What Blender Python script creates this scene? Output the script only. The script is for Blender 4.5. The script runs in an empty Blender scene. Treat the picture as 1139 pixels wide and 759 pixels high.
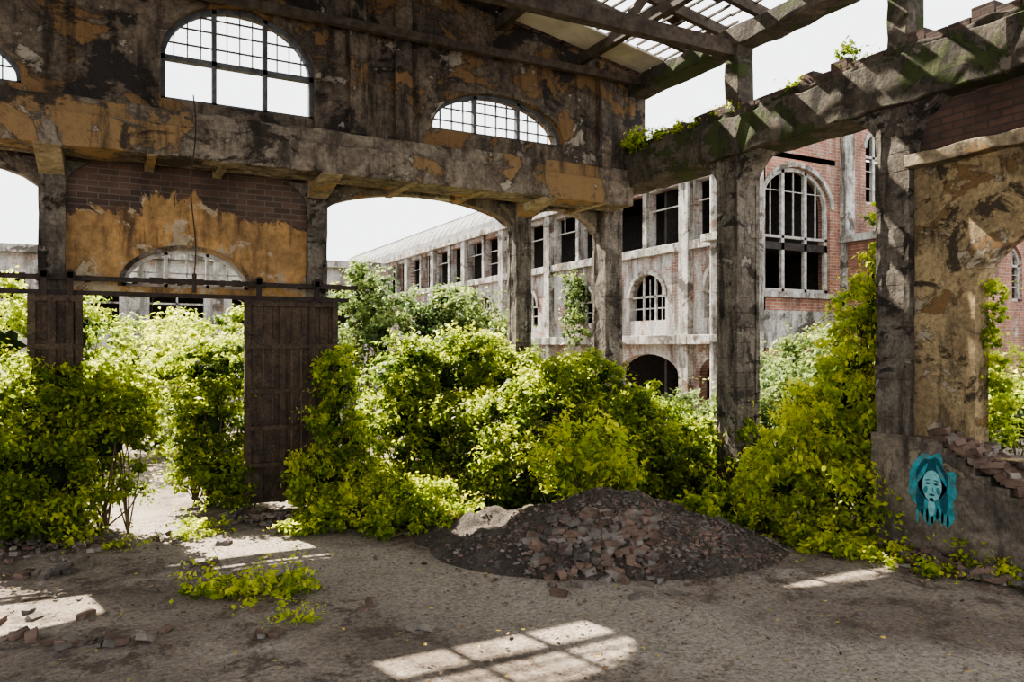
import bpy, math, random
import numpy as np
from mathutils import Vector, noise, Matrix
from mathutils.geometry import tessellate_polygon
random.seed(7)
scene=bpy.context.scene
COL=scene.collection

def W(lat,dep,z=0.0):
    # hall survey: offsets across / along the view axis -> building axes (X along end wall, Y along colonnade)
    return Vector((.4700*dep+.8827*lat, .8825*dep-.4704*lat, z))

# ---------------------------------------------------------------- materials
def newmat(name):
    m=bpy.data.materials.new(name); m.use_nodes=True
    nt=m.node_tree; nt.nodes.clear()
    return m,nt
def nd(nt,t,**kw):
    n=nt.nodes.new(t)
    for k,v in kw.items(): setattr(n,k,v)
    return n
def ramp(nt,src,p0,p1):
    r=nt.nodes.new('ShaderNodeMapRange'); r.interpolation_type='SMOOTHSTEP'
    r.inputs['From Min'].default_value=p0; r.inputs['From Max'].default_value=p1
    nt.links.new(src,r.inputs['Value']); return r.outputs['Result']
def mix(nt,f,a,b,blend='MIX'):
    m=nt.nodes.new('ShaderNodeMix'); m.data_type='RGBA'; m.blend_type=blend
    for sock,val in ((m.inputs[0],f),(m.inputs[6],a),(m.inputs[7],b)):
        if hasattr(val,'is_output'): nt.links.new(val,sock)
        elif isinstance(val,(int,float)): sock.default_value=val
        else: sock.default_value=(*val[:3],1)
    return m.outputs[2]
def noi(nt,vec,scale,detail=6,rough=.6,dist=0.):
    n=nd(nt,'ShaderNodeTexNoise'); n.inputs['Scale'].default_value=scale
    n.inputs['Detail'].default_value=detail; n.inputs['Roughness'].default_value=rough
    n.inputs['Distortion'].default_value=dist
    nt.links.new(vec,n.inputs['Vector']); return n.outputs['Fac']
def mapping(nt,vec,sc,loc=(0,0,0)):
    m=nd(nt,'ShaderNodeMapping'); m.inputs['Scale'].default_value=sc; m.inputs['Location'].default_value=loc
    nt.links.new(vec,m.inputs['Vector']); return m.outputs['Vector']
def math_(nt,op,a,b):
    m=nd(nt,'ShaderNodeMath',operation=op)
    for s,v in((m.inputs[0],a),(m.inputs[1],b)):
        if hasattr(v,'is_output'): nt.links.new(v,s)
        else: s.default_value=v
    return m.outputs[0]
def finish(nt,col,hgt=None,bump=.5,dist=.03,rough=.9):
    b=nd(nt,'ShaderNodeBsdfPrincipled'); b.inputs['Roughness'].default_value=rough
    b.inputs['Specular IOR Level'].default_value=.2
    nt.links.new(col,b.inputs['Base Color'])
    if hgt is not None:
        bp=nd(nt,'ShaderNodeBump'); bp.inputs['Strength'].default_value=bump; bp.inputs['Distance'].default_value=dist
        nt.links.new(hgt,bp.inputs['Height']); nt.links.new(bp.outputs['Normal'],b.inputs['Normal'])
    o=nd(nt,'ShaderNodeOutputMaterial'); nt.links.new(b.outputs[0],o.inputs[0])
def weather(name,base,alt,patches=(),stain=(.03,.025,.02),stain_amt=.7,scale=1.,bump=.6,seed=0.,stain_lo=.5,board=False):
    m,nt=newmat(name); tc=nd(nt,'ShaderNodeTexCoord')
    v=mapping(nt,tc.outputs['Object'],(1,1,1),(seed,seed*1.7,seed*.6))
    n1=noi(nt,v,1.6*scale,10,.7,.5); col=mix(nt,ramp(nt,n1,.40,.60),base,alt)
    nf=noi(nt,v,14*scale,8,.72); h=n1
    for k,(c,sc,thr) in enumerate(patches):
        vv=mapping(nt,tc.outputs['Object'],(1,1,1.3),(seed+k*9.3,seed+k*4.1,k*7.7))
        n=noi(nt,vv,sc*scale,11,.68,.5)
        f=ramp(nt,n,thr,thr+.02); c2=mix(nt,ramp(nt,nf,.3,.7),c,tuple(x*.6 for x in c))
        rim=math_(nt,'SUBTRACT',ramp(nt,n,thr-.025,thr),f)   # darker chipped rim round each patch
        col=mix(nt,math_(nt,'MULTIPLY',rim,.5),col,stain)
        col=mix(nt,f,col,c2)
        h=math_(nt,'ADD',h,math_(nt,'MULTIPLY',f,.3))
    sv=mapping(nt,tc.outputs['Object'],(2.6*scale,2.6*scale,.4*scale),(seed,3,1))
    s=noi(nt,sv,1.3,8,.7); sf=ramp(nt,s,stain_lo,stain_lo+.18)
    col=mix(nt,math_(nt,'MULTIPLY',sf,stain_amt),col,stain)
    col=mix(nt,.6,col,mix(nt,ramp(nt,nf,.28,.72),(.3,.3,.3),(1.35,1.33,1.3)),'MULTIPLY')
    h=math_(nt,'ADD',h,nf)
    if board:
        sp=nd(nt,'ShaderNodeSeparateXYZ'); nt.links.new(tc.outputs['Object'],sp.inputs[0])
        fr=math_(nt,'FRACT',math_(nt,'MULTIPLY',sp.outputs[2],4.5),0)
        g=math_(nt,'MULTIPLY',ramp(nt,fr,.06,.0),ramp(nt,n1,.42,.6)); col=mix(nt,math_(nt,'MULTIPLY',g,.4),col,stain); h=math_(nt,'SUBTRACT',h,math_(nt,'MULTIPLY',g,.5))
    finish(nt,col,h,bump,.04)
    return m
def brickvec(nt,tc,axis):
    sp=nd(nt,'ShaderNodeSeparateXYZ'); nt.links.new(tc.outputs['Object'],sp.inputs[0])
    cb=nd(nt,'ShaderNodeCombineXYZ'); nt.links.new(sp.outputs[axis],cb.inputs[0]); nt.links.new(sp.outputs[2],cb.inputs[1])
    return cb.outputs[0],sp.outputs[2]
def brick(name,axis,c1,c2,mortar,plaster=None,zthr=None,wash=None,wash_thr=.55,wob=1.1,dark=.6,stain=.0):
    m,nt=newmat(name); tc=nd(nt,'ShaderNodeTexCoord'); v,z=brickvec(nt,tc,axis)
    b=nd(nt,'ShaderNodeTexBrick'); nt.links.new(v,b.inputs['Vector'])
    b.inputs['Scale'].default_value=1; b.inputs['Brick Width'].default_value=.26; b.inputs['Row Height'].default_value=.085
    b.inputs['Mortar Size'].default_value=.010; b.inputs['Mortar Smooth'].default_value=.3
    b.inputs['Color1'].default_value=(*c1,1); b.inputs['Color2'].default_value=(*c2,1); b.inputs['Mortar'].default_value=(*mortar,1)
    n=noi(nt,tc.outputs['Object'],1.3,8,.65); nf=noi(nt,tc.outputs['Object'],11,8,.7)
    col=mix(nt,dark,b.outputs['Color'],mix(nt,ramp(nt,n,.35,.7),(1.2,1.15,1.1),(.35,.32,.3)),'MULTIPLY')
    h=math_(nt,'SUBTRACT',1.,b.outputs['Fac'])
    if wash:
        vv=mapping(nt,tc.outputs['Object'],(1,1,.7),(5,2,3)); n2=noi(nt,vv,.9,10,.75,.3)
        f=ramp(nt,n2,wash_thr-.06,wash_thr+.06); wc=mix(nt,ramp(nt,nf,.35,.65),wash,tuple(x*.6 for x in wash))
        col=mix(nt,f,col,wc)
    if stain:
        sv=mapping(nt,tc.outputs['Object'],(1.6,1.6,.25),(1,3,1)); s=noi(nt,sv,1.3,8,.7)
        col=mix(nt,math_(nt,'MULTIPLY',ramp(nt,s,.45,.66),stain),col,(.06,.05,.042))
    if plaster:
        base,alt=plaster
        n3=noi(nt,tc.outputs['Object'],1.3,11,.7,.6)
        a=math_(nt,'ADD',math_(nt,'MULTIPLY',n3,-wob*2),z)
        f=ramp(nt,a,zthr-wob-.02,zthr-wob+.02)
        pc=mix(nt,ramp(nt,n,.35,.6),base,alt)
        pc=mix(nt,ramp(nt,noi(nt,mapping(nt,tc.outputs['Object'],(3,3,.5)),1.2,7,.65),.46,.68),pc,(.09,.055,.032))
        pc=mix(nt,ramp(nt,noi(nt,mapping(nt,tc.outputs['Object'],(1,1,1),(7,7,7)),1.8,9,.7,.5),.53,.56),pc,(.34,.27,.18))
        pc=mix(nt,.6,pc,mix(nt,ramp(nt,nf,.25,.75),(.35,.35,.35),(1.25,1.25,1.25)),'MULTIPLY')
        col=mix(nt,f,pc,col)
        h=math_(nt,'MULTIPLY',h,f)
    h=math_(nt,'ADD',math_(nt,'MULTIPLY',nf,.6),h)
    finish(nt,col,h,.7,.02)
    return m
def plain(name,c,rough=.8,metal=0,var=.4,scale=8,fade=None):
    m,nt=newmat(name); tc=nd(nt,'ShaderNodeTexCoord'); n=noi(nt,tc.outputs['Object'],scale,7,.65)
    col=mix(nt,ramp(nt,n,.3,.7),tuple(x*(1-var) for x in c),tuple(min(1,x*(1+var)) for x in c))
    if fade:
        n2=noi(nt,tc.outputs['Object'],9,9,.75); col=mix(nt,math_(nt,'MULTIPLY',ramp(nt,n2,.44,.66),.7),col,fade)
    finish(nt,col,n,.3,.01,rough); return m
def leafmat(name,dark,mid,light,trans=.5):
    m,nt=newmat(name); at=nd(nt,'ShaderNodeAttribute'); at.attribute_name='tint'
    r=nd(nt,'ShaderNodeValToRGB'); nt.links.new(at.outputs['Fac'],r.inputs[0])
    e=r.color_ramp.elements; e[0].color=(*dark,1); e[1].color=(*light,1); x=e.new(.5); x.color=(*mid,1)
    d=nd(nt,'ShaderNodeBsdfPrincipled'); d.inputs['Roughness'].default_value=.5; d.inputs['Specular IOR Level'].default_value=.25
    nt.links.new(r.outputs[0],d.inputs['Base Color'])
    t=nd(nt,'ShaderNodeBsdfTranslucent')
    br=nd(nt,'ShaderNodeHueSaturation'); br.inputs['Value'].default_value=1.8; br.inputs['Saturation'].default_value=1.0
    nt.links.new(r.outputs[0],br.inputs['Color']); nt.links.new(br.outputs[0],t.inputs['Color'])
    mx=nd(nt,'ShaderNodeMixShader'); mx.inputs[0].default_value=trans
    nt.links.new(d.outputs[0],mx.inputs[1]); nt.links.new(t.outputs[0],mx.inputs[2])
    o=nd(nt,'ShaderNodeOutputMaterial'); nt.links.new(mx.outputs[0],o.inputs[0]); return m

M_upper=weather('peeling_wall',(.185,.145,.105),(.09,.072,.057),[((.27,.165,.08),.75,.54),((.44,.38,.30),1.0,.595),((.05,.043,.038),.9,.56),((.36,.31,.24),2.6,.62)],stain_amt=.85,seed=2.,bump=.9,stain_lo=.48)
M_band=weather('beam_concrete',(.27,.225,.17),(.15,.118,.09),[((.34,.22,.11),.7,.55),((.50,.44,.35),1.2,.59),((.08,.065,.05),1.1,.58)],stain_amt=.75,seed=5.,stain_lo=.48,bump=.9)
M_conc=weather('column_concrete',(.21,.18,.145),(.11,.092,.074),[((.38,.34,.28),1.6,.60),((.06,.05,.04),1.6,.58)],stain_amt=.8,seed=8.,scale=1.5,bump=1.,board=True,stain_lo=.47)
M_beamr=weather('mossy_beam',(.12,.10,.075),(.065,.055,.042),[((.22,.185,.145),1.5,.62),((.065,.08,.025),1.3,.53)],stain_amt=.7,seed=12.,bump=1.)
M_soffit=weather('soffit_concrete',(.34,.28,.19),(.22,.17,.11),[((.36,.235,.12),.9,.57)],stain_amt=.5,seed=15.)
M_yellow=weather('ochre_plaster',(.40,.30,.165),(.25,.185,.105),[((.50,.42,.30),1.1,.56),((.10,.075,.05),1.5,.57),((.28,.17,.08),1.3,.58)],stain_amt=.75,seed=19.,scale=1.3,bump=.9)
M_plinth=weather('plinth_plaster',(.20,.165,.13),(.10,.085,.07),[((.31,.26,.19),1.1,.6)],stain_amt=.7,seed=22.,scale=1.4)
M_white=weather('whitewash',(.43,.415,.385),(.26,.245,.22),[((.25,.165,.12),1.3,.59),((.12,.11,.095),1.4,.58)],stain=(.06,.052,.045),stain_amt=.85,seed=25.,bump=.4,stain_lo=.45)
M_infill=brick('infill_brick',0,(.11,.068,.05),(.06,.044,.036),(.12,.10,.085),plaster=((.45,.26,.10),(.27,.165,.075)),zthr=4.30,wob=1.15)
M_dbrick=brick('dark_brick',1,(.10,.062,.048),(.065,.046,.040),(.06,.05,.045))
M_red=brick('red_brick',0,(.33,.155,.105),(.23,.11,.082),(.36,.31,.26),wash=(.42,.38,.32),wash_thr=.61,dark=.6,stain=.65)
M_fac=brick('whitewashed_brick',1,(.25,.135,.10),(.19,.10,.08),(.34,.31,.28),wash=(.45,.435,.405),wash_thr=.48,dark=.5,stain=.85)
M_far=brick('far_white_brick',0,(.36,.22,.16),(.30,.18,.14),(.45,.42,.38),wash=(.50,.49,.46),wash_thr=.44,dark=.4,stain=.7)
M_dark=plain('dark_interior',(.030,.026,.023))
M_iron=plain('rusty_iron',(.035,.025,.02),.7)
M_frame=plain('grey_frame',(.08,.08,.08),.6)
M_wframe=plain('white_frame',(.30,.285,.26),.7)
M_wood=weather('door_wood',(.095,.068,.048),(.05,.038,.03),[((.145,.105,.07),2,.6)],stain_amt=.6,seed=31.,scale=2)
M_woodd=plain('roof_timber',(.07,.055,.042))
M_tile=plain('roof_tile',(.09,.055,.043))
M_panel=plain('pale_roof_board',(.50,.45,.37),.8,0,.2,2)
M_slate=plain('grey_roofing',(.15,.15,.148),.8,0,.4,2)
M_rub=plain('broken_brick',(.115,.078,.060),.9,0,.6,1.7)
M_stone=plain('stone_chunk',(.130,.112,.096),.9,0,.6,2.1)
M_soil=weather('rubble_soil',(.115,.094,.078),(.06,.05,.042),[((.165,.13,.10),4,.58)],stain_amt=.2,seed=40.,scale=2.5,bump=1.)
M_stem=plain('stem_bark',(.09,.07,.04))
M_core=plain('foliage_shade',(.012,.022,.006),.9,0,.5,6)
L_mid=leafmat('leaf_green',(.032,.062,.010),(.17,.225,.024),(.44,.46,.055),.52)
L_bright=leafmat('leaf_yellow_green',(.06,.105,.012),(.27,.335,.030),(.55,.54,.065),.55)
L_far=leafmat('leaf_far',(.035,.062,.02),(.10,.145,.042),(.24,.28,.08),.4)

def floormat():
    m,nt=newmat('dusty_concrete'); tc=nd(nt,'ShaderNodeTexCoord'); o=tc.outputs['Object']
    n1=noi(nt,o,.55,9,.62,.5); n2=noi(nt,o,2.4,10,.72,.4); n3=noi(nt,o,22,8,.75); n4=noi(nt,o,.9,8,.65)
    c=mix(nt,ramp(nt,n1,.40,.60),(.29,.245,.20),(.185,.15,.122))
    c=mix(nt,math_(nt,'MULTIPLY',ramp(nt,n2,.50,.60),.85),c,(.105,.080,.063))
    c=mix(nt,math_(nt,'MULTIPLY',ramp(nt,n4,.57,.66),.8),c,(.38,.33,.275))
    # trodden dusty track from the doorway into the hall
    sp=nd(nt,'ShaderNodeSeparateXYZ'); nt.links.new(o,sp.inputs[0])
    d=math_(nt,'ADD',math_(nt,'MULTIPLY',sp.outputs[0],.851),math_(nt,'MULTIPLY',sp.outputs[1],.525))
    d=math_(nt,'SUBTRACT',math_(nt,'ADD',d,math_(nt,'MULTIPLY',n1,1.6)),6.19+.8)
    d=math_(nt,'ABSOLUTE',d,0)
    tr=math_(nt,'MULTIPLY',ramp(nt,math_(nt,'ADD',d,math_(nt,'MULTIPLY',n2,.8)),1.7,.7),.7)
    c=mix(nt,tr,c,(.37,.325,.27))
    vo=nd(nt,'ShaderNodeTexVoronoi'); vo.inputs['Scale'].default_value=24; nt.links.new(o,vo.inputs['Vector'])
    ms=math_(nt,'MULTIPLY',ramp(nt,vo.outputs['Distance'],.24,.10),ramp(nt,n2,.42,.55))
    c=mix(nt,ms,c,(.085,.065,.052))
    c=mix(nt,.8,c,mix(nt,ramp(nt,n3,.3,.7),(.38,.36,.34),(1.36,1.34,1.32)),'MULTIPLY')
    h=math_(nt,'ADD',math_(nt,'ADD',n3,n2),ms)
    finish(nt,c,h,1.,.035); return m
M_floor=floormat()

# ---------------------------------------------------------------- mesh builder
class MB:
    def __init__(s): s.v=[]; s.f=[]; s.m=[]
    def add(s,vs,fs,mi=0):
        o=len(s.v); s.v+= [tuple(x) for x in vs]; s.f+=[tuple(i+o for i in f) for f in fs]; s.m+=[mi]*len(fs)
    def box(s,x0,x1,y0,y1,z0,z1,mi=0):
        s.add([(x0,y0,z0),(x1,y0,z0),(x1,y1,z0),(x0,y1,z0),(x0,y0,z1),(x1,y0,z1),(x1,y1,z1),(x0,y1,z1)],
              [(3,2,1,0),(4,5,6,7),(0,1,5,4),(1,2,6,5),(2,3,7,6),(3,0,4,7)],mi)
    def rbox(s,x0,x1,y0,y1,z0,z1,axis,step=.25,j=.015,mi=0):
        a0,a1={'X':(x0,x1),'Y':(y0,y1),'Z':(z0,z1)}[axis]; n=max(1,int((a1-a0)/step)); vs=[];fs=[]
        for i in range(n+1):
            t=a0+(a1-a0)*i/n; J=lambda:random.uniform(-j,j) if 0<i<n else 0
            if axis=='X': q=[(t,y0+J(),z0+J()),(t,y1+J(),z0+J()),(t,y1+J(),z1+J()),(t,y0+J(),z1+J())]
            elif axis=='Y': q=[(x0+J(),t,z0+J()),(x1+J(),t,z0+J()),(x1+J(),t,z1+J()),(x0+J(),t,z1+J())]
            else: q=[(x0+J(),y0+J(),t),(x1+J(),y0+J(),t),(x1+J(),y1+J(),t),(x0+J(),y1+J(),t)]
            vs+=q
        for i in range(n):
            for k in range(4):
                k2=(k+1)%4; fs.append((i*4+k,i*4+k2,i*4+4+k2,i*4+4+k))
        fs+=[(0,1,2,3),(n*4+3,n*4+2,n*4+1,n*4)]
        s.add(vs,fs,mi)
    def pt(s,axis,u,z,a):
        return (u,a,z) if axis=='Y' else ((a,u,z) if axis=='X' else (u,z,a))
    def prism(s,poly,axis,a0,a1,mi=0,holes=()):
        loops=[poly]+list(holes)
        if holes: tri=tessellate_polygon([[Vector((p[0],p[1],0)) for p in l] for l in loops])
        allp=[p for l in loops for p in l]; n=len(allp)
        vs=[s.pt(axis,p[0],p[1],a0) for p in allp]+[s.pt(axis,p[0],p[1],a1) for p in allp]
        fs=[]
        if holes:
            fs+=[tuple(t) for t in tri]; fs+=[tuple(i+n for i in reversed(t)) for t in tri]
        else:
            fs.append(tuple(range(n))); fs.append(tuple(range(2*n-1,n-1,-1)))
        o=0
        for l in loops:
            k=len(l)
            for i in range(k):
                j=(i+1)%k; fs.append((o+i,o+j,o+j+n,o+i+n))
            o+=k
        s.add(vs,fs,mi)
    def tube(s,p0,p1,r0,r1=None,n=6,mi=0):
        r1=r0 if r1 is None else r1
        p0=Vector(p0);p1=Vector(p1); d=(p1-p0).normalized()
        a=d.orthogonal().normalized(); b=d.cross(a)
        vs=[];fs=[]
        for p,r in((p0,r0),(p1,r1)):
            for i in range(n):
                t=2*math.pi*i/n; vs.append(p+a*math.cos(t)*r+b*math.sin(t)*r)
        for i in range(n):
            j=(i+1)%n; fs.append((i,j,j+n,i+n))
        fs.append(tuple(range(n-1,-1,-1))); fs.append(tuple(range(n,2*n)))
        s.add(vs,fs,mi)
    def beam(s,p0,p1,w,h,mi=0):
        p0=Vector(p0);p1=Vector(p1); d=(p1-p0).normalized(); side=d.cross(Vector((0,0,1)))
        side = side.normalized() if side.length>1e-4 else Vector((1,0,0)); up=side.cross(d)
        vs=[]
        for p in(p0,p1):
            for a,b in((-1,-1),(1,-1),(1,1),(-1,1)): vs.append(p+side*a*w/2+up*b*h/2)
        s.add(vs,[(0,1,2,3),(7,6,5,4),(0,4,5,1),(1,5,6,2),(2,6,7,3),(3,7,4,0)],mi)
    def chunk(s,c,sx,sy,sz,mi=0,jit=.25):
        R=Vector((random.uniform(-1,1),random.uniform(-1,1),random.uniform(-1,1))).normalized()
        m=Matrix.Rotation(random.uniform(0,6.28),3,'Z')@Matrix.Rotation(random.uniform(-.7,.7),3,R)
        vs=[]
        for x,y,z in((-1,-1,-1),(1,-1,-1),(1,1,-1),(-1,1,-1),(-1,-1,1),(1,-1,1),(1,1,1),(-1,1,1)):
            p=Vector((x*sx*(1-random.random()*jit),y*sy*(1-random.random()*jit),z*sz*(1-random.random()*jit)))*.5
            vs.append(Vector(c)+m@p)
        s.add(vs,[(3,2,1,0),(4,5,6,7),(0,1,5,4),(1,2,6,5),(2,3,7,6),(3,0,4,7)],mi)
    def build(s,name,mats,parent=None,bevel=0,smooth=False):
        me=bpy.data.meshes.new(name); me.from_pydata(s.v,[],s.f)
        for m in mats: me.materials.append(m)
        me.polygons.foreach_set('material_index',s.m)
        me.update()
        import bmesh
        bm=bmesh.new(); bm.from_mesh(me); bmesh.ops.recalc_face_normals(bm,faces=bm.faces); bm.to_mesh(me); bm.free()
        if smooth: me.polygons.foreach_set('use_smooth',[True]*len(me.polygons))
        ob=bpy.data.objects.new(name,me); COL.objects.link(ob)
        if parent: ob.parent=parent
        if bevel:
            b=ob.modifiers.new('edge_wear','BEVEL'); b.width=bevel; b.segments=2; b.limit_method='ANGLE'
        return ob
def empty(name):
    e=bpy.data.objects.new(name,None); COL.objects.link(e); return e
def arch(u0,u1,zs,zp,rise,n=20):
    uc=(u0+u1)/2; hw=(u1-u0)/2
    pts=[(u0,zs),(u1,zs)]
    for i in range(n+1):
        t=math.pi*i/n; pts.append((uc+hw*math.cos(t),zp+rise*math.sin(t)))
    if abs(zp-zs)<1e-4: pts=pts[2:]
    return pts
def arch_window(name,axis,a0,a1,u0,u1,zs,zp,rise,thick=2,thin=8,hb=(),mat=None,fw=.07,tw=.022,transom=None,keep=.6):
    mb=MB(); uc=(u0+u1)/2; hw=(u1-u0)/2
    top=lambda u: zp+rise*math.sqrt(max(0,1-((u-uc)/hw)**2))
    half=lambda z: hw if z<=zp else hw*math.sqrt(max(0,1-((z-zp)/rise)**2))
    n=20
    for i in range(n):
        t0=math.pi*i/n;t1=math.pi*(i+1)/n
        P=lambda t,o:(uc+(hw-o)*math.cos(t),zp+(rise-o)*math.sin(t))
        mb.prism([P(t0,0),P(t1,0),P(t1,fw),P(t0,fw)],axis,a0,a1)
    R=lambda ua,ub,za,zb,x0=a0,x1=a1: mb.prism([(ua,za),(ub,za),(ub,zb),(ua,zb)],axis,x0,x1)
    R(u0,u1,zs,zs+fw)
    if zp>zs+.05: R(u0,u0+fw,zs,zp); R(u1-fw,u1,zs,zp)
    for i in range(thick):
        u=u0+(u1-u0)*(i+1)/(thick+1); R(u-fw/2,u+fw/2,zs,top(u)-.01)
    am=(a0+a1)/2
    for i in range(thin):
        u=u0+(u1-u0)*(i+1)/(thin+1); z0=transom if transom and random.random()<keep else zs
        R(u-tw/2,u+tw/2,z0,top(u)-.01,am-.02,am+.02)
    for z in hb:
        h=half(z); R(uc-h,uc+h,z-tw/2,z+tw/2,am-.02,am+.02)
    if transom:
        h=half(transom); R(uc-h,uc+h,transom-.035,transom+.035)
    return mb.build(name,[mat])

# ---------------------------------------------------------------- floor
mb=MB()
xs=np.linspace(-25,45,141); ys=np.linspace(-8,70,157)
idx=lambda i,j:i*len(ys)+j
mb.add([(x,y,noise.noise(Vector((x*.5,y*.5,0)))*.03) for x in xs for y in ys],
       [(idx(i,j),idx(i+1,j),idx(i+1,j+1),idx(i,j+1)) for i in range(len(xs)-1) for j in range(len(ys)-1)])
mb.build('floor',[M_floor],smooth=True)

# ---------------------------------------------------------------- back wall (upper)
XR=8.4; ZR=lambda x:7.25+.17*(8.4-x) if x>0 else 8.678+.17*x
W1=(.605,2.637,5.68,6.28,.80); W2=(4.45,6.84,5.80,5.88,.62); W3=(-3.4,-.95,5.62,5.70,.60)
mb=MB()
mb.prism([(-9,5.3),(8.6,5.3),(8.6,ZR(8.4)),(0,ZR(0.001)),(-9,ZR(-9))],'Y',11.0,11.4,0,[arch(*W1),arch(*W2),arch(*W3)])
mb.build('wall_back',[M_upper])
mb=MB()
mb.rbox(-9,8.2,10.82,11.5,4.88,5.30,'X',.3,.012); mb.rbox(-9,8.2,10.9,11.0,5.30,5.52,'X',.2,.018)
mb.build('concrete_lintel_beam',[M_band],bevel=.015)
mb=MB()
for x in(3.25,3.95,7.65): mb.rbox(x-.13,x+.13,10.88,11.0,5.52,ZR(x)-.02,'Z',.2,.012)
mb.build('wall_pilasters',[M_upper],bevel=.01)
mb=MB()
def archtrim(u0,u1,zs,zp,rise,w=.08):
    uc=(u0+u1)/2;hw=(u1-u0)/2
    for i in range(20):
        t0=math.pi*i/20;t1=math.pi*(i+1)/20
        P=lambda t,o:(uc+(hw+o)*math.cos(t),zp+(rise+o)*math.sin(t))
        mb.prism([P(t0,0),P(t1,0),P(t1,w),P(t0,w)],'Y',10.985,11.0)
for w_ in(W1,W2,W3): archtrim(*w_)
mb.build('trim_1',[M_upper])
arch_window('window_1','Y',11.12,11.22,*W1,2,11,(6.5,6.72,6.9),M_frame,.06,.014,6.28,1.)
arch_window('window_2','Y',11.12,11.22,*W2,2,11,(6.0,6.2,6.36),M_frame,.055,.014)
arch_window('window_3','Y',11.12,11.22,*W3,2,11,(5.85,6.05,6.2),M_frame,.055,.014)
mb=MB()
mb.box(-9,8.2,11.5,12.2,4.98,5.25,0)
for x in(-4.3,-.67,.5,1.4,2.85,4.1,5.3,6.5,7.6):
    big= x in(-4.3,-.67,2.85,6.5)
    w=.15 if big else .06
    mb.prism([(10.84,4.87),(12.1,4.62 if big else 4.86),(12.1,4.98),(10.84,4.98)],'X',x-w,x+w,0)
mb.build('soffit_slab',[M_soffit],bevel=.01)
def column(x,y,w,d,z1,capdir,cap=.5):
    mb=MB()
    mb.rbox(x-w/2,x+w/2,y-d/2,y+d/2,-.05,z1,'Z',.22,.010)
    for s in(-1,1):
        for q in(-1,1):
            cx=x+s*(w/2-.02); cy=y+q*(d/2-.02)
            mb.rbox(cx-.035,cx+.035,cy-.035,cy+.035,0,z1-.02,'Z',.18,.008)
    n=8
    for sd in(-1,1):
        pts=[(sd*(cap*(i/n)**2.2),z1-cap*1.3*(1-i/n)) for i in range(n+1)]
        if capdir=='X':
            poly=[(x+sd*w/2,z1-cap*1.3)]+[(x+sd*w/2+p[0],p[1]) for p in pts[1:]]+[(x+sd*w/2,z1)]
            mb.prism(poly,'Y',y-d/2*.9,y+d/2*.9)
        else:
            poly=[(y+sd*d/2,z1-cap*1.3)]+[(y+sd*d/2+p[0],p[1]) for p in pts[1:]]+[(y+sd*d/2,z1)]
            mb.prism(poly,'X',x-w/2*.9,x+w/2*.9)
    return mb.build('concrete_column',[M_conc],bevel=.006)
for x in(-4.3,-.67,2.85,6.5): column(x,11.92,.28,.30,4.9,'X',.30)
mb=MB()
for a,b in((3.0,6.36),(6.64,8.2),(-4.1,-.82)):
    n=16; pts=[(a,5.05),(b,5.05)]
    for i in range(n+1):
        t=i/n; u=b+(a-b)*t; pts.append((u,4.55+.38*math.sin(math.pi*t)**.6))
    mb.prism(pts,'Y',11.95,12.2)
mb.build('arched_header',[M_band])
mb=MB()
mb.prism([(-.53,3.16),(2.71,3.16),(2.71,4.98),(-.53,4.98)],'Y',11.86,12.1,0,[arch(.164,1.846,3.24,3.24,.55)])
mb.build('wall_infill',[M_infill])
mb=MB()
uc=1.005;hw=.841
for i in range(20):
    t0=math.pi*i/20;t1=math.pi*(i+1)/20
    P=lambda t,o:(uc+(hw+o)*math.cos(t),3.24+(.55+o)*math.sin(t))
    mb.prism([P(t0,0),P(t1,0),P(t1,.06),P(t0,.06)],'Y',11.83,11.86)
mb.build('trim_2',[M_band])
arch_window('window_4','Y',11.94,12.02,.164,1.846,3.24,3.24,.55,2,5,(3.45,),M_wframe,.05,.02)
mb=MB()
mb.box(-9,3.45,11.62,11.72,3.28,3.34); mb.box(-9,3.3,11.60,11.66,3.08,3.14)
for i in range(22):
    x=-8.8+i*.57; mb.box(x-.03,x+.03,11.66,11.88,3.27,3.35)
for x in(1.95,2.8,-.75,-.45):
    mb.box(x-.035,x+.035,11.56,11.62,3.0,3.38); mb.tube((x,11.56,3.36),(x,11.64,3.36),.06,n=12)
mb.build('sliding_door_track',[M_iron])
def door(x0,x1,z0,z1,y):
    mb=MB(); n=max(3,int((x1-x0)/.13))
    for i in range(n):
        a=x0+(x1-x0)*i/n; b=x0+(x1-x0)*(i+1)/n
        mb.box(a+.002,b-.002,y,y+.035+random.uniform(0,.008),z0+random.uniform(0,.05),z1)
    f=.09
    for a in(x0,x1-f,x0+(x1-x0)*.36,x0+(x1-x0)*.68): mb.box(a,a+f,y-.04,y,z0,z1)
    for z in(z0+.02,z0+(z1-z0)*.18,z0+(z1-z0)*.36,z0+(z1-z0)*.54,z0+(z1-z0)*.76,z1-f): mb.box(x0,x1,y-.052,y-.001,z,z+.07)
    return mb.build('sliding_door',[M_wood],bevel=.004)
door(1.72,3.08,.1,3.07,11.45); door(-.92,-.30,.1,3.07,11.45)
mb=MB(); p=None
for i in range(15):
    t=i/14; q=Vector((.98+.03*math.sin(t*9),10.75,5.7-2.35*t))
    if p: mb.tube(p,q,.009,n=5)
    p=q
mb.tube(p,p-Vector((0,0,.25)),.028,n=8)
mb.build('hanging_cable',[M_iron])

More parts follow.
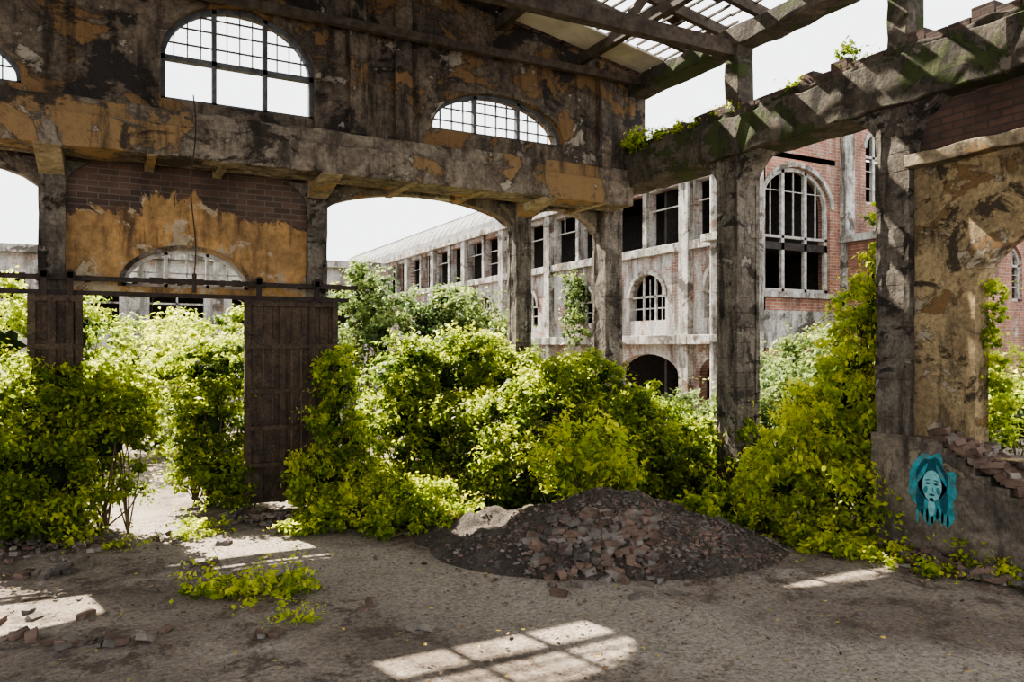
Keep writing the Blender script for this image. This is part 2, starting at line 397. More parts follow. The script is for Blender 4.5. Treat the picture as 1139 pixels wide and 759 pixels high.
# ---------------------------------------------------------------- right colonnade
for y in(8.5,5.79,3.0,11.9): column(XR,y,.42 if y!=11.9 else .36,.40,5.25,'Y',.42)
mb=MB(); mb.rbox(8.12,8.72,1.0,12.2,5.22,5.80,'Y',.2,.025); mb.rbox(8.2,8.62,1.0,12.2,5.80,5.90,'Y',.15,.03)
mb.build('colonnade_beam',[M_beamr],bevel=.02)
mb=MB()
for y in(11.6,8.5,5.79,3.0): mb.rbox(8.26,8.58,y-.14,y+.14,5.9,6.9,'Z',.2,.012)
mb.build('clerestory_posts',[M_beamr],bevel=.015)
mb=MB(); mb.rbox(8.22,8.62,1,12.2,6.88,7.16,'Y',.25,.015); mb.build('wall_plate_beam',[M_beamr],bevel=.015)
mb=MB()
y=11.3
while y>1.2:
    h=.085*random.choice([1,1,2,2,1]); mb.box(8.28,8.56,y-.125,y+.12,5.9,5.9+h); y-=.26
mb.build('broken_brick_parapet',[M_dbrick])
mb=MB()
mb.prism([(1,1.2),(5.62,1.2),(5.62,4.55),(1,4.55)],'X',8.3,8.55,0,[arch(3.0,4.89,1.21,2.95,.72)])
mb.build('wall_right',[M_yellow])
mb=MB(); mb.box(8.40,8.6,1,5.6,4.55,5.22); mb.build('wall_right_brick_panel',[M_dbrick])
mb=MB(); mb.rbox(8.12,8.56,1,5.6,4.46,4.60,'Y',.2,.015); mb.build('ledge_slab',[M_soffit],bevel=.01)
pts=[(6.05,-.05),(6.05,1.36),(5.15,1.36)]
z=1.36;y=5.15
while y>3.4:
    z-=.085; pts.append((y,z)); y-=random.uniform(.10,.2); pts.append((y,z))
pts+=[(2.0,z),(2.0,-.05)]
mb=MB(); mb.prism(pts,'X',8.14,8.68); mb.build('plinth_wall',[M_plinth],bevel=.01)
mb=MB()
for i in range(170):
    y=random.uniform(3.6,5.2); zt=1.38-max(0,5.15-y)*.57
    mb.chunk((random.uniform(8.10,8.6),y,zt+random.uniform(0,.08)),.24,.12,.075,0 if random.random()<.8 else 1)
for i in range(170):
    y=random.uniform(3.0,5.9); x=8.1-abs(random.gauss(0,.25)); s=random.uniform(.3,.8)
    mb.chunk((x,y,.04+random.random()*.12*max(0,1-(8.1-x)*2)),.2*s,.11*s,.08*s,0 if random.random()<.6 else 1)
mb.build('fallen_bricks',[M_rub,M_stone])

# graffiti portrait of a woman (faded paint on plinth face)
FD=(.13,.11,.09)
M_teal=plain('teal_paint',(.03,.22,.25),.9,0,.4,12,FD); M_navy=plain('navy_paint',(.015,.07,.09),.9,0,.3,20); M_pale=plain('pale_teal_paint',(.17,.38,.39),.9,0,.2,14)
mb=MB(); cy,cz=5.27,.82; G=1.18
def blobp(c,ru,rz,layer,mi,n=28,jag=.0,ph=0,rot=0):
    c=(cy+(c[0]-cy)*G,cz+(c[1]-cz)*G); ru*=G; rz*=G
    pts=[]
    for i in range(n):
        t=2*math.pi*i/n; r=1+jag*noise.noise(Vector((math.cos(t)*2+ph,math.sin(t)*2,ph)))*2
        a=ru*r*math.cos(t); b=rz*r*math.sin(t)
        pts.append((c[0]+a*math.cos(rot)-b*math.sin(rot),c[1]+a*math.sin(rot)+b*math.cos(rot)))
    mb.prism(pts,'X',8.138-layer*.002,8.1395,mi)
blobp((cy,cz-.03),.24,.32,0,0,48,.24,11)
for k in range(7): blobp((cy-.15+.05*k,cz-.30+.02*(k%3)),.012,.07,0,0,10,.2,k)      # drips
blobp((cy+.005,cz+.065),.155,.205,1,1,32,.08,5)                       # hair
blobp((cy+.115,cz-.09),.045,.17,1,1,20,.1,6,.08); blobp((cy-.11,cz-.08),.04,.16,1,1,20,.1,7,-.08)
blobp((cy+.10,cz+.12),.02,.12,2,0,12,.1,2,.5); blobp((cy-.09,cz+.12),.018,.11,2,0,12,.1,3,-.5)   # hair highlights
blobp((cy,cz+.01),.096,.148,3,2,28)                                    # face
blobp((cy+.005,cz-.19),.035,.09,3,2,16)                                # neck
for s in(-1,1):
    blobp((cy+s*.042,cz+.03),.023,.011,4,1,12); blobp((cy+s*.044,cz+.062),.028,.006,4,1,12,0,0,-s*.2)
    blobp((cy+s*.065,cz-.035),.02,.04,4,0,12,0,0,s*.3)
blobp((cy-.008,cz-.022),.006,.022,4,0,10); blobp((cy,cz-.075),.028,.011,4,1,14)
mb.build('graffiti_portrait',[M_teal,M_navy,M_pale])

# ---------------------------------------------------------------- roof
def slab(mb,x0,x1,y0,y1,za,zb,t):
    mb.add([(x0,y0,za),(x1,y0,zb),(x1,y1,zb),(x0,y1,za),(x0,y0,za+t),(x1,y0,zb+t),(x1,y1,zb+t),(x0,y1,za+t)],
           [(3,2,1,0),(4,5,6,7),(0,1,5,4),(1,2,6,5),(2,3,7,6),(3,0,4,7)])
mb=MB()
slab(mb,-9,0,-3,11.5,ZR(-9)+.15,ZR(-1e-6)+.15,.1); slab(mb,0,5.6,-3,11.5,ZR(1e-6)+.15,ZR(5.6)+.15,.1)
mb.build('ceiling',[M_woodd])
root=empty('timber_roof')
mb=MB()
for i in range(19):
    y=11.2-i*.78
    mb.beam((0,y,ZR(.01)+.05),(8.9,y,ZR(8.9)+.05),.09,.16)
    mb.beam((0,y,ZR(-.01)+.05),(-9,y,ZR(-9)+.05),.09,.16)
for x in(1.5,3.6,5.6,7.2): mb.beam((x,-3,ZR(x)-.10),(x,11.0,ZR(x)-.10),.12,.18)
mb.build('rafters',[M_woodd],parent=root)
mb=MB()
x=5.5
while x<8.9:
    y=11.3
    while y>-3:
        L=random.uniform(.8,3)
        if random.random()<.84:
            d=random.uniform(-.06,.06); mb.beam((x,y,ZR(x)+.15+d*.5),(x+d,max(-3,y-L),ZR(x)+.15-abs(d)),.035,.03)
        y-=L
    x+=.2
mb.build('battens',[M_woodd],parent=root)
mb=MB()
x=5.5
while x<8.9:
    y=11.4
    while y>-3:
        hole=noise.noise(Vector((x*.55,y*.5,3)))*.5
        dens=.96
        if x>6.2 and y<10.9: dens=.30+hole
        if x>6.9 and y<10.6: dens=.08+hole*.5
        if random.random()<dens: slab(mb,x,x+.27,y-.23,y,ZR(x)+.21+random.uniform(-.01,.03),ZR(x)+.15,.015)
        y-=.24
    x+=.25
mb.build('tiles',[M_tile],parent=root)
mb=MB(); slab(mb,5.7,8.3,10.1,10.75,ZR(5.7)-.04,ZR(8.3)-.04,.03)
mb.build('pale_board',[M_panel],parent=root)
mb=MB()
for y in(8.5,2.9):
    mb.beam((-9,y,6.78),(8.4,y,6.86),.16,.22)
    for x in(2.,4.5,6.3): mb.beam((x,y,6.85),(x+.5,y,ZR(x+.5)),.10,.12)
mb.beam((-9,10.7,7.0),(8.4,10.7,7.05),.10,.12)
mb.build('tie_beams',[M_woodd],parent=root)

# ---------------------------------------------------------------- exterior: white factory
root=empty('white_factory_building')
mb=MB(); XF=15.0
holes=[]; pil=MB(); fr=MB()
c=15.9; k=0
while c<53:
    w=1.95 if k else 1.25
    a,b=c-w+ .25,c+w-.25
    m_=(a+b)/2
    for (p,q) in((a,m_-.1),(m_+.1,b)):
        holes.append([(p,5.5),(q,5.5),(q,7.2),(p,7.2)])
        for s in(1,2):
            if random.random()<.4: u=p+(q-p)*s/3; fr.box(XF+.12,XF+.16,u-.018,u+.018,5.5 if random.random()<.4 else 6.6,7.2)
        if random.random()<.55: fr.box(XF+.12,XF+.17,p,q,6.6,6.64)
        if random.random()<.2: fr.box(XF+.12,XF+.17,p,q,6.05,6.08)
    hw=.9 if k else .6
    holes.append(arch(c-hw,c+hw,3.2,3.95,.75,12))
    for s in(-.33,.33): fr.box(XF+.1,XF+.17,c+s*hw-.035,c+s*hw+.035,3.2,4.6)
    for s in(-.66,0,.66):
        if random.random()<.6: fr.box(XF+.12,XF+.15,c+s*hw-.015,c+s*hw+.015,3.2,4.5)
    fr.box(XF+.1,XF+.17,c-hw,c+hw,3.92,3.99); fr.box(XF+.12,XF+.15,c-hw,c+hw,3.56,3.60)
    for i in range(12):
        t0=math.pi*i/12;t1=math.pi*(i+1)/12
        P=lambda t,o:(c+(hw+o)*math.cos(t),3.95+(.75+o)*math.sin(t))
        pil.prism([P(t0,-.05),P(t1,-.05),P(t1,.10),P(t0,.10)],'X',XF-.05,XF+.12)
    holes.append(arch(c-w+.45,c+w-.45,.02,1.5,.65,12))
    pil.box(XF-.22,XF+.02,c-w-.2,c-w+.2,0,7.5)
    pil.box(XF-.10,XF+.02,m_-.1,m_+.1,5.3,7.4)
    c+= (1.25+1.95) if k==0 else 3.9; k+=1
mb.prism([(14.5,0),(54.5,0),(54.5,7.5),(14.5,7.5)],'X',XF,XF+.3,0,holes)
mb.box(XF,XF+.3,14.95,18.6,7.62,8.4)
mb.build('facade',[M_fac],parent=root)
pil.box(XF-.30,XF+.05,14.4,54.5,7.35,7.62); pil.box(XF-.18,XF+.02,14.5,54.5,5.2,5.45); pil.box(XF-.35,XF+.02,14.5,54.5,2.45,2.72)
for y in(14.6,15.3): pil.tube((XF-.7,y,0),(XF-.7,y,7.3),.14,n=14)
pil.box(XF-.95,XF,14.3,15.6,2.5,2.7); pil.box(XF-.95,XF,14.3,15.6,5.2,5.4); pil.box(XF-.95,XF,14.3,15.6,7.2,7.5)
pil.build('piers',[M_white],parent=root,bevel=.01); fr.build('frames',[M_wframe],parent=root)
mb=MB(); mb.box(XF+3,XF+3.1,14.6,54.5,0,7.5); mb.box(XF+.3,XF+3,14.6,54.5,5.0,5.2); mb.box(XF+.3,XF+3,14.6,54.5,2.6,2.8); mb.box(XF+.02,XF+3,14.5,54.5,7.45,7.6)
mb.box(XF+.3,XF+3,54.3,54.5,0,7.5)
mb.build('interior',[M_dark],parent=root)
mb=MB(); n=10
prof=[(XF-.2+4.2*(1-math.cos(math.pi/2*i/n)),7.6+2.0*math.sin(math.pi/2*i/n)) for i in range(n+1)]
prof2=[(p[0]+.02,p[1]-.12) for p in prof]
mb.prism(prof+prof2[::-1],'Y',25.3,54.6)
for i in range(40):
    y=25.3+i*.75
    mb.prism([(p[0],p[1]+.03) for p in prof]+[(p[0],p[1]-.02) for p in prof[::-1]],'Y',y,y+.05)
mb.build('barrel_roof',[M_slate],parent=root)

root=empty('red_brick_building'); YW=14.5
mb=MB()
h=[arch(15.2,17.8,3.85,6.2,1.05),arch(19.3,20.75,6.5,8.1,.60),arch(25.2,27.3,3.9,5.2,.7),arch(21.9,23.6,3.9,5.2,.7)]
mb.prism([(15.0,0),(34,0),(34,9.25),(18.1,9.25),(18.1,8.4),(15.0,8.4)],'Y',YW,YW+.4,0,h); mb.build('facade',[M_red],parent=root)
mb=MB()
mb.box(14.8,15.1,YW-.15,YW+.1,0,8.3); mb.box(18.2,18.6,YW-.18,YW+.0,3.0,9.2); mb.box(24.2,24.6,YW-.15,YW,0,9.2); mb.box(15.1,18.2,YW-.05,YW,2.35,3.35)
mb.box(15,18.2,YW-.12,YW,3.7,3.85)
for (u0,u1,zp,r) in((15.2,17.8,6.2,1.05),(19.3,20.75,8.1,.60)):
    uc=(u0+u1)/2;hw=(u1-u0)/2
    for i in range(16):
        t0=math.pi*i/16;t1=math.pi*(i+1)/16
        P=lambda t,o:(uc+(hw+o)*math.cos(t),zp+(r+o)*math.sin(t))
        mb.prism([P(t0,0),P(t1,0),P(t1,.12),P(t0,.12)],'Y',YW-.05,YW+.02)
mb.build('piers',[M_white],parent=root,bevel=.01)
for args in((15.2,17.8,3.85,6.2,1.05,2,5,(6.6,),5.35),(19.3,20.75,6.5,8.1,.60,2,0,(7.0,7.5),7.9),(25.2,27.3,3.9,5.2,.7,2,5,(4.4,4.8,5.5),5.1),(21.9,23.6,3.9,5.2,.7,2,5,(4.4,4.8),5.1)):
    u0,u1,zs,zp,r,tk,tn,hb,tr=args
    w=arch_window('frame','Y',YW+.1,YW+.2,u0,u1,zs,zp,r,tk,tn,hb,M_wframe,.10,.022,tr,1.); w.parent=root
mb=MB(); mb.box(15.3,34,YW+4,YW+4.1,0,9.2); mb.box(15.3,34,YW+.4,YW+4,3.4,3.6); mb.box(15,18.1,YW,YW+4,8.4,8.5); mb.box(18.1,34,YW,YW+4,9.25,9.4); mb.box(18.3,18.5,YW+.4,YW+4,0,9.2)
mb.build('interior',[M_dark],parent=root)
mb=MB(); mb.box(18.3,23,YW-2.0,YW,0,5.3,0); mb.box(18.15,23.1,YW-2.15,YW,5.3,5.5,1)
mb.build('annex',[M_red,M_white],parent=root)

root=empty('distant_factory_wing')
mb=MB(); hs=[]; pf=MB()
for i in range(10):
    x=-17+i*2.6
    hs.append([(x,2.9),(x+1.7,2.9),(x+1.7,4.7),(x,4.7)]); hs.append([(x,.6),(x+1.7,.6),(x+1.7,2.2),(x,2.2)])
    pf.box(x-.65,x-.3,27.75,28,0,5.4); pf.box(x,x+1.7,28.1,28.15,3.8,3.86); pf.box(x+.82,x+.88,28.1,28.15,2.9,4.7)
mb.prism([(-18,0),(9.5,0),(9.5,5.4),(-18,5.4)],'Y',28,28.3,0,hs); mb.build('facade',[M_far],parent=root)
pf.box(-18,9.5,27.7,28,5.3,5.55); pf.build('piers',[M_white],parent=root)
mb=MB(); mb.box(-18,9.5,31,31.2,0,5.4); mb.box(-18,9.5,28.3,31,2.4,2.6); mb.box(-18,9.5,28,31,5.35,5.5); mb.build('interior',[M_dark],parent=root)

# ---------------------------------------------------------------- foliage
def foliage(name,blobs,leaf,mat,K=45,droop=.0,seed=0,stems=True,core=True,tshift=0.,skirt=False,wild=1.,shoots=6):
    r_=np.random.default_rng(seed); C=[];Nn=[];S=[];T=[]
    root=empty(name); sb=MB(); cb=MB()
    bl=[(list(b)+[1.])[:5] for b in blobs]
    if skirt:
        bl+=[[b[0]+r_.normal(0,.15),b[1]-.1+r_.normal(0,.1),.25,b[3]*.8,.55] for b in bl if b[2]<1.7]
    for b in bl:
        lat,dep,z,r,sz=b
        c=np.array(W(lat,dep,z))
        ns=44
        d=r_.normal(size=(ns,3)); d[:,2]=d[:,2]+.25; d/=np.linalg.norm(d,axis=1)[:,None]
        sc=c+d*r*np.array([1,1,sz])*r_.uniform(.5,1.14,(ns,1))
        rs=r*r_.uniform(.13,.36,ns); bt=r_.normal(0,.08)
        n=int(K*r*r/leaf**2/ns)+3
        for j in range(ns):
            e=r_.normal(size=(n,3)); e/=np.linalg.norm(e,axis=1)[:,None]
            p=sc[j]+e*rs[j]*(r_.uniform(.2,1.25,(n,1)))*np.array([1.15,1.15,.7])
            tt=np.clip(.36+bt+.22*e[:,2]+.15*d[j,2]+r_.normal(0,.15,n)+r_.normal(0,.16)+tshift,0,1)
            C.append(p); Nn.append(e*.5+np.array([0,0,.55])+r_.normal(0,.5,(n,3))); T.append(tt); S.append(leaf*r_.uniform(.5,1.3,n))
        for q in range(int(shoots)):
            dd=r_.normal(size=3); dd[2]=abs(dd[2])+.3; dd/=np.linalg.norm(dd)
            st=c+dd*r*.8; L=r*r_.uniform(.5,.95)+.08; m=max(6,int(L/leaf*2.2))
            t=np.linspace(0,1,m)[:,None]; out=np.array([dd[0],dd[1],0])
            p=st+dd*L*t+out*L*.3*t**2-np.array([0,0,1.])*L*(.35+.5*droop)*t**2
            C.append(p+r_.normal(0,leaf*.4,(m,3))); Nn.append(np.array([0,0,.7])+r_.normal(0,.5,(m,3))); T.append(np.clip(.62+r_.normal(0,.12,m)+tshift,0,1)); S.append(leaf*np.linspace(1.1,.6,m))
            if stems:
                for a in range(0,m-1,2): sb.tube(p[a],p[min(a+2,m-1)]+1e-4,.004,.003,3)
        if stems:
            base=Vector((c[0]+r_.normal(0,.25*r),c[1]+r_.normal(0,.25*r),0))
            for j in range(0,ns,7):
                q=Vector(sc[j]); mid=base.lerp(q,.5)+Vector(r_.normal(0,.08*r,3))
                sb.tube(base,mid,.014*r+.006,.009*r+.004,5); sb.tube(mid,q,.009*r+.004,.004,5)
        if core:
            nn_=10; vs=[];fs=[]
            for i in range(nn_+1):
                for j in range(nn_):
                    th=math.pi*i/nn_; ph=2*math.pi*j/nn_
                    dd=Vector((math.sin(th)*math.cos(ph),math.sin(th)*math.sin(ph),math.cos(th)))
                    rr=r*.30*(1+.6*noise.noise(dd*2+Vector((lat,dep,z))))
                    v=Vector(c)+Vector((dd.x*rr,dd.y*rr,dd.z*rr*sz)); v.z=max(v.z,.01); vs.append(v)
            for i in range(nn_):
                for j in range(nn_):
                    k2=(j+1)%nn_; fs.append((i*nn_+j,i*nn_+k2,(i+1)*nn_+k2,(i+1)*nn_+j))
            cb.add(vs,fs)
    C=np.concatenate(C);Nn=np.concatenate(Nn);S=np.concatenate(S);T=np.concatenate(T)
    f=.35/max(leaf,.06)
    C=C+wild*leaf*.9*np.sin(C[:,[1,2,0]]*f*1.1+seed)+wild*leaf*.5*np.sin(C[:,[2,0,1]]*f*2.3+seed*2)
    g=np.sin(C[:,0]*f*1.9+seed)*np.sin(C[:,1]*f*2.1+1)*np.sin(C[:,2]*f*2.3+2)
    ok=(C[:,2]>.03)&((g<.35)|(r_.random(len(C))<.35)); C=C[ok];Nn=Nn[ok];S=S[ok];T=T[ok]; n=len(C)
    Nn/=np.linalg.norm(Nn,axis=1)[:,None]
    t=r_.normal(size=(n,3)); t[:,2]-=droop; t-=Nn*np.sum(t*Nn,1)[:,None]; t/=np.linalg.norm(t,axis=1)[:,None]
    bb=np.cross(Nn,t); s=S[:,None]
    V=np.empty((n,4,3)); V[:,0]=C-t*s*.55; V[:,1]=C+bb*s*.33+Nn*s*.1-t*s*.08; V[:,2]=C+t*s*.65-Nn*s*.08; V[:,3]=C-bb*s*.33+Nn*s*.1-t*s*.08
    me=bpy.data.meshes.new(name+'_leaves')
    me.vertices.add(n*4); me.vertices.foreach_set('co',V.reshape(-1).astype(np.float32))
    me.loops.add(n*4); me.loops.foreach_set('vertex_index',np.arange(n*4,dtype=np.int32))
    me.polygons.add(n); me.polygons.foreach_set('loop_start',np.arange(0,n*4,4,dtype=np.int32))
    me.update(calc_edges=True)
    at=me.attributes.new('tint','FLOAT','POINT'); at.data.foreach_set('value',np.repeat(T,4).astype(np.float32))
    me.materials.append(mat); ob=bpy.data.objects.new('leaves',me); COL.objects.link(ob); ob.parent=root
    if stems and sb.v: sb.build('stems',[M_stem],parent=root)
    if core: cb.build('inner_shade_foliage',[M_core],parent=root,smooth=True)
    return root
def back(bl,k):
    return [(b[0]*k,b[1]*k,2.4-(2.4-b[2])*k,b[3]*k)+tuple(b[4:]) for b in bl]

foliage('leafy_bush',[(-6.5,9.5,.9,1.0),(-5.8,9.4,.8,.85),(-5.2,9.7,1.15,.65),(-6.2,10,1.5,.75),(-5.4,9.8,1.6,.55),(-5.9,9.4,1.6,.55),(-7.2,9.7,1.2,1.0),(-5.05,9.9,1.65,.4),(-6.9,9.3,.3,.8,.6),(-6.2,9.2,.3,.7,.6),(-5.65,9.2,.25,.5,.6)],.065,L_mid,54,seed=1,tshift=.04)
foliage('leafy_bush',[(-4.85,11.6,2.0,.5),(-4.5,11.3,1.2,.6),(-4.75,11.5,.8,.55),(-4.25,11.2,.6,.5),(-4.4,11.5,2.1,.42),(-4.9,11.8,1.4,.45),(-4.4,11.3,.3,.6,.6)],.07,L_mid,48,seed=2,tshift=.04)
foliage('climbing_vine',[(-2.55,10.9,2.1,.28),(-2.4,10.9,1.75,.32),(-2.55,10.8,1.35,.35),(-2.3,10.9,1.0,.4),(-2.65,10.7,.6,.45),(-2.2,10.9,.6,.4)],.07,L_bright,45,1.,seed=3,skirt=True)
foliage('ground_cover',[(-2.1,10.2,.2,.45,.6),(-1.5,10.3,.3,.6,.6),(-.95,10.2,.25,.5,.6),(-2.6,9.8,.08,.35,.5),(-.6,9.7,.1,.35,.5),(-1.6,9.7,.1,.35,.5)],.06,L_bright,50,seed=4,tshift=.12)
foliage('overgrown_shrub',[(-1.8,12.3,1.6,.8),(-1.0,12.5,1.85,.75),(-.2,12.6,1.7,.75),(-1.3,11.8,.9,.8),(-.5,11.8,1.1,.8),(.3,12.4,1.4,.8),(-1.7,11.6,1.2,.6),(-.6,12.3,2.2,.35),(-1.6,12.3,2.2,.3)],.075,L_mid,46,.3,seed=5,skirt=True,tshift=.04)
foliage('overgrown_shrub',back([(.1,10.6,1.1,.75),(.6,10.6,1.5,.7),(1.15,10.8,1.35,.7),(1.6,10.8,1.0,.7),(.1,10.1,.6,.65),(.75,10.2,.8,.6),(1.3,10.1,.6,.6),(2.1,11,.75,.7),(2.6,11.3,.65,.65),(3.0,11.6,.5,.55),(-.3,10.3,.5,.5),(.6,10.6,2.0,.35),(1.3,10.8,1.95,.3),(1.9,10.9,1.45,.4),(2.7,11.2,1.1,.3)],1.065),.075,L_mid,48,.6,seed=6,skirt=True,tshift=.09)
foliage('young_sapling',[(.85,9.6,1.15,.40),(.5,9.6,.95,.36),(1.2,9.6,.95,.38),(.8,9.5,.75,.40),(1.4,9.6,.75,.28)],.085,L_bright,22,.3,seed=7,core=False,tshift=.16,shoots=12)
foliage('ground_cover',[(2.9,10.1,.2,.45,.8),(2.4,9.9,.15,.45,.7),(3.4,9.9,.12,.45,.7),(3.9,9.4,.08,.45,.5),(3.5,9.0,.02,.4,.3),(4.3,8.7,.02,.45,.3),(3.9,8.8,.02,.4,.3)],.065,L_bright,45,seed=8,tshift=.12)
foliage('shaded_shrub',[(4.4,13.6,.9,.9),(5.4,14.2,1.1,1.0),(6.0,16,1.3,1.2),(7.0,16,1.5,1.2),(3.6,14.5,.7,.8)],.10,L_far,35,seed=9)
foliage('ivy_vine',[(4.84,9.6,4.25,.15),(4.82,9.6,3.95,.2),(4.78,9.65,3.65,.25),(4.72,9.7,3.3,.32),(4.66,9.7,2.95,.38),(4.58,9.75,2.6,.44),(4.48,9.75,2.15,.5),(4.36,9.8,1.75,.56),(4.2,9.85,1.3,.64),(4.6,9.6,1.2,.5),(3.9,9.9,.9,.62),(3.55,10,.5,.58),(4.5,9.5,.55,.6),(3.2,10,.2,.4),(4.75,9.5,.5,.4),(4.1,9.5,.6,.6)],.07,L_bright,50,1.4,seed=10,shoots=8,tshift=.18)
foliage('ivy_vine',[(5.25,8.25,3.0,.10),(5.27,8.3,2.75,.11),(5.29,8.3,2.5,.12),(5.32,8.3,2.25,.12),(5.34,8.3,2.0,.12),(5.36,8.3,1.75,.12),(5.45,8.3,1.5,.16)],.055,L_bright,40,1.4,seed=11,core=False,stems=False)
foliage('ivy_vine',[(3.50,11.35,.5,.4),(3.48,11.35,1.0,.28),(3.46,11.35,1.4,.2)],.07,L_mid,40,1.4,seed=31,core=False,stems=False)
foliage('small_tree',[(-4.0,20,3.6,.9),(-3.5,20,2.6,1.1),(-4.4,20.5,2.0,1.2),(-4.0,20,4.3,.4)],.12,L_far,34,seed=12,tshift=.06)
foliage('small_tree',[(-2.3,20,2.9,1.0),(-1.3,20,2.8,1.0),(-.5,20,2.4,1.0),(-1.7,19.5,1.8,1.1),(-1.8,20,3.6,.4)],.12,L_far,34,seed=13)
foliage('small_tree',[(-9.6,16.5,2.6,1.0),(-8.6,18,2.0,1.2),(-7.2,17,1.7,1.2),(-6.0,18.5,2.3,1.2),(-5.4,17,1.5,1.1),(-10.8,16,2.4,1.2),(-7.8,15,1.0,1.0)],.11,L_mid,34,seed=14,tshift=.12)
foliage('shaded_shrub',[(9.5,14,1.0,1.0),(10.8,15,1.3,1.2),(8.6,15,.9,1.0)],.11,L_mid,30,seed=15)
foliage('weed_patch',[(-2.75,7.3,.05,.26,.6),(-2.45,7.2,.08,.28,.7),(-2.15,7.25,.05,.22,.6),(-2.95,7.2,.03,.2,.4)],.06,L_bright,22,seed=16,core=False,tshift=.1)
foliage('weed_patch',[(-1.95,6.6,.0,.14,.3),(-1.8,6.6,.0,.1,.3)],.04,L_bright,14,seed=17,core=False,stems=False)
foliage('weed_patch',[(4.6,8.0,.0,.35,.35),(5.1,7.7,.0,.4,.35),(5.6,7.5,.0,.4,.35),(4.2,8.3,.0,.3,.3),(5.2,7.2,0,.3,.3)],.06,L_bright,22,seed=18,core=False,stems=False)
foliage('beam_moss_plants',[(1.95,13.6,5.9,.18),(2.35,13.1,5.92,.22),(2.15,13.3,5.9,.18),(3.3,11.7,5.95,.18),(3.45,11.4,5.9,.16),(2.15,13.4,5.95,.1),(3.9,10.4,5.95,.1),(4.35,9.7,6.15,.16),(4.5,9.6,5.95,.14),(1.6,14.1,5.9,.14),(2.8,12.4,5.9,.14),(2.55,12.8,5.9,.14),(3.0,12.1,5.9,.12)],.05,L_bright,26,.6,seed=19,core=False,stems=False)
foliage('facade_creeper',[(2.2,27,4.7,.45),(2.35,27,4.0,.5),(2.2,27,3.2,.5),(2.6,26.5,2.4,.6)],.12,L_far,30,seed=20,core=False,stems=False)
foliage('weed_patch',[(-3.9,9.6,.0,.4,.3),(-4.5,8.9,.0,.22,.3)],.05,L_bright,26,seed=21,core=False,stems=False)
foliage('annex_roof_plants',[(9.1,18.9,5.6,.35,.5),(9.7,19.2,5.6,.35,.5),(10.2,19.3,5.6,.3,.5)],.10,L_far,30,seed=22,core=False,stems=False)

# ---------------------------------------------------------------- rubble pile
root=empty('rubble_pile')
def moundh(a,d):
    u=(a-1.15)/2.15; v=(d-9.0)/1.30
    r=math.sqrt(u*u+v*v); h=.74*max(0,1-r)**.9
    u2=(a+.2)/1.1; v2=(d-9.6)/.9; h2=.40*max(0,1-math.sqrt(u2*u2+v2*v2))
    h=max(h,h2)
    return h+ (noise.noise(Vector((a*3,d*3,1)))*.09+noise.noise(Vector((a*9,d*9,1)))*.04)*min(1,h*5) -.02
mb=MB(); A=np.linspace(-1.5,3.6,150); D=np.linspace(7.5,10.8,100)
mb.add([W(a,d,moundh(a,d)) for a in A for d in D],[(i*100+j,(i+1)*100+j,(i+1)*100+j+1,i*100+j+1) for i in range(149) for j in range(99)])
mb.build('soil_mound',[M_soil],parent=root,smooth=True)
mb=MB()
for i in range(3200):
    a=random.gauss(1.5,.95); d=random.gauss(8.45,.5)
    h=moundh(a,d)
    if h<.0 and random.random()<.82: continue
    big=(abs(a-.9)<.7 and d<8.6)
    s=random.choice([.4,.55,.7,.9]) if (big and random.random()<.4) else random.choice([.10,.14,.18,.25,.32])
    mb.chunk(W(a,d,max(h,0)+.015*s),.22*s,.13*s,.10*s,0 if random.random()<.5 else 1,.5)
mb.build('brick_chunks',[M_rub,M_stone],parent=root)
mb=MB()
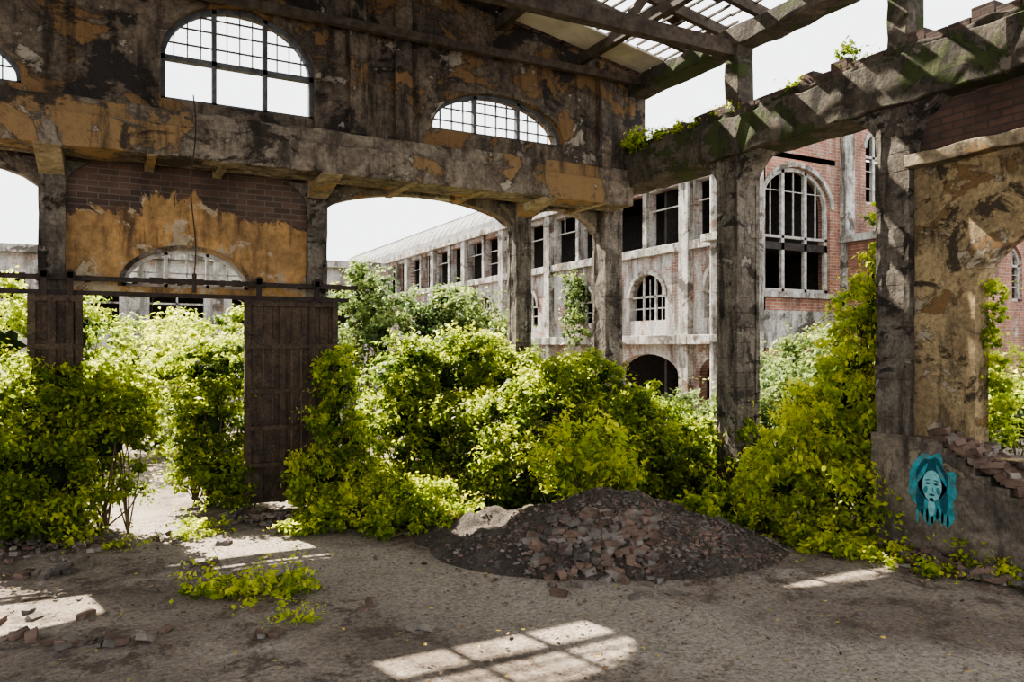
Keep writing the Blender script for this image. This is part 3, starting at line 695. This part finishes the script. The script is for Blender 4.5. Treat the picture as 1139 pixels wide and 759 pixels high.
for (la,de,n,sp) in((-3.3,6.1,14,.16),(-3.7,6.2,8,.2),(-4.9,7.9,10,.3),(-4.3,9.2,6,.25),(-3.55,9.1,4,.08),(-3.6,8.3,9,.3),(-2.0,6.2,3,.12),(-4.2,6.7,4,.25),(-1.4,9.6,4,.15),(-1.5,6.6,6,.8),(0,7,80,2.6),(3,7,80,1.8),(-3.5,7.5,120,1.6)):
    for i in range(n):
        s=random.uniform(.3,.9) if n<20 else random.uniform(.08,.25)
        mb.chunk(W(la+random.gauss(0,sp),de+random.gauss(0,sp*.35),.03*s),.24*s,.12*s,.07*s,0 if random.random()<.5 else 1,.35)
mb.build('scattered_bricks',[M_rub,M_stone])
mb=MB()
for i in range(700):
    a=random.choice([random.gauss(-3.2,.5),random.gauss(-5.9,.6),random.gauss(-1.9,.6)]); d=(10.3 if a>-4 else 9.0)+random.gauss(0,.25)
    s=random.uniform(.15,.7); mb.chunk(W(a,d,.03+random.random()*.06),.2*s,.12*s,.09*s,0 if random.random()<.4 else 1,.5)
mb.build('brick_debris',[M_rub,M_stone])
me=MB()
for i in range(1800):
    a=random.uniform(-5.5,5.5); d=random.uniform(4.6,9.8); s=random.uniform(.012,.03)
    p=W(a,d,.035); t=random.uniform(0,6.28)
    me.add([(p.x+math.cos(t+k)*s*(1 if k%3.14<1 else .5),p.y+math.sin(t+k)*s*(1 if k%3.14<1 else .5),p.z+random.uniform(0,.015)) for k in(0,1.57,3.14,4.71)],[(0,1,2,3)],random.choice([0,0,0,1,2,2]))
me.build('fallen_leaves',[plain('dry_leaf',(.16,.09,.04)),plain('yellow_leaf',(.42,.30,.06)),M_stone])

# ---------------------------------------------------------------- lights, world, camera
sun=bpy.data.lights.new('sun','SUN'); sun.energy=33; sun.angle=math.radians(.55); sun.color=(1,.91,.76)
so=bpy.data.objects.new('sun',sun); COL.objects.link(so)
so.rotation_euler=Vector((1.05,-5.4,-5.6)).to_track_quat('-Z','Y').to_euler(); so.location=(-5,25,20)
w=bpy.data.worlds.new('sky'); scene.world=w; w.use_nodes=True; nt=w.node_tree
bg=nt.nodes['Background']; bg.inputs[0].default_value=(.95,.97,1.0,1); bg.inputs[1].default_value=3.0
cam=bpy.data.cameras.new('camera'); cam.sensor_width=36; cam.lens=842/1139*36; cam.shift_y=5.5/1139; cam.clip_end=300
co=bpy.data.objects.new('camera',cam); COL.objects.link(co); co.location=(0,0,2.4)
co.rotation_euler=(math.radians(90),0,-math.atan2(.470,.8825)); scene.camera=co
try:
    scene.view_settings.view_transform='AgX'; scene.view_settings.look='AgX - Medium High Contrast'
except Exception as e: print(e)
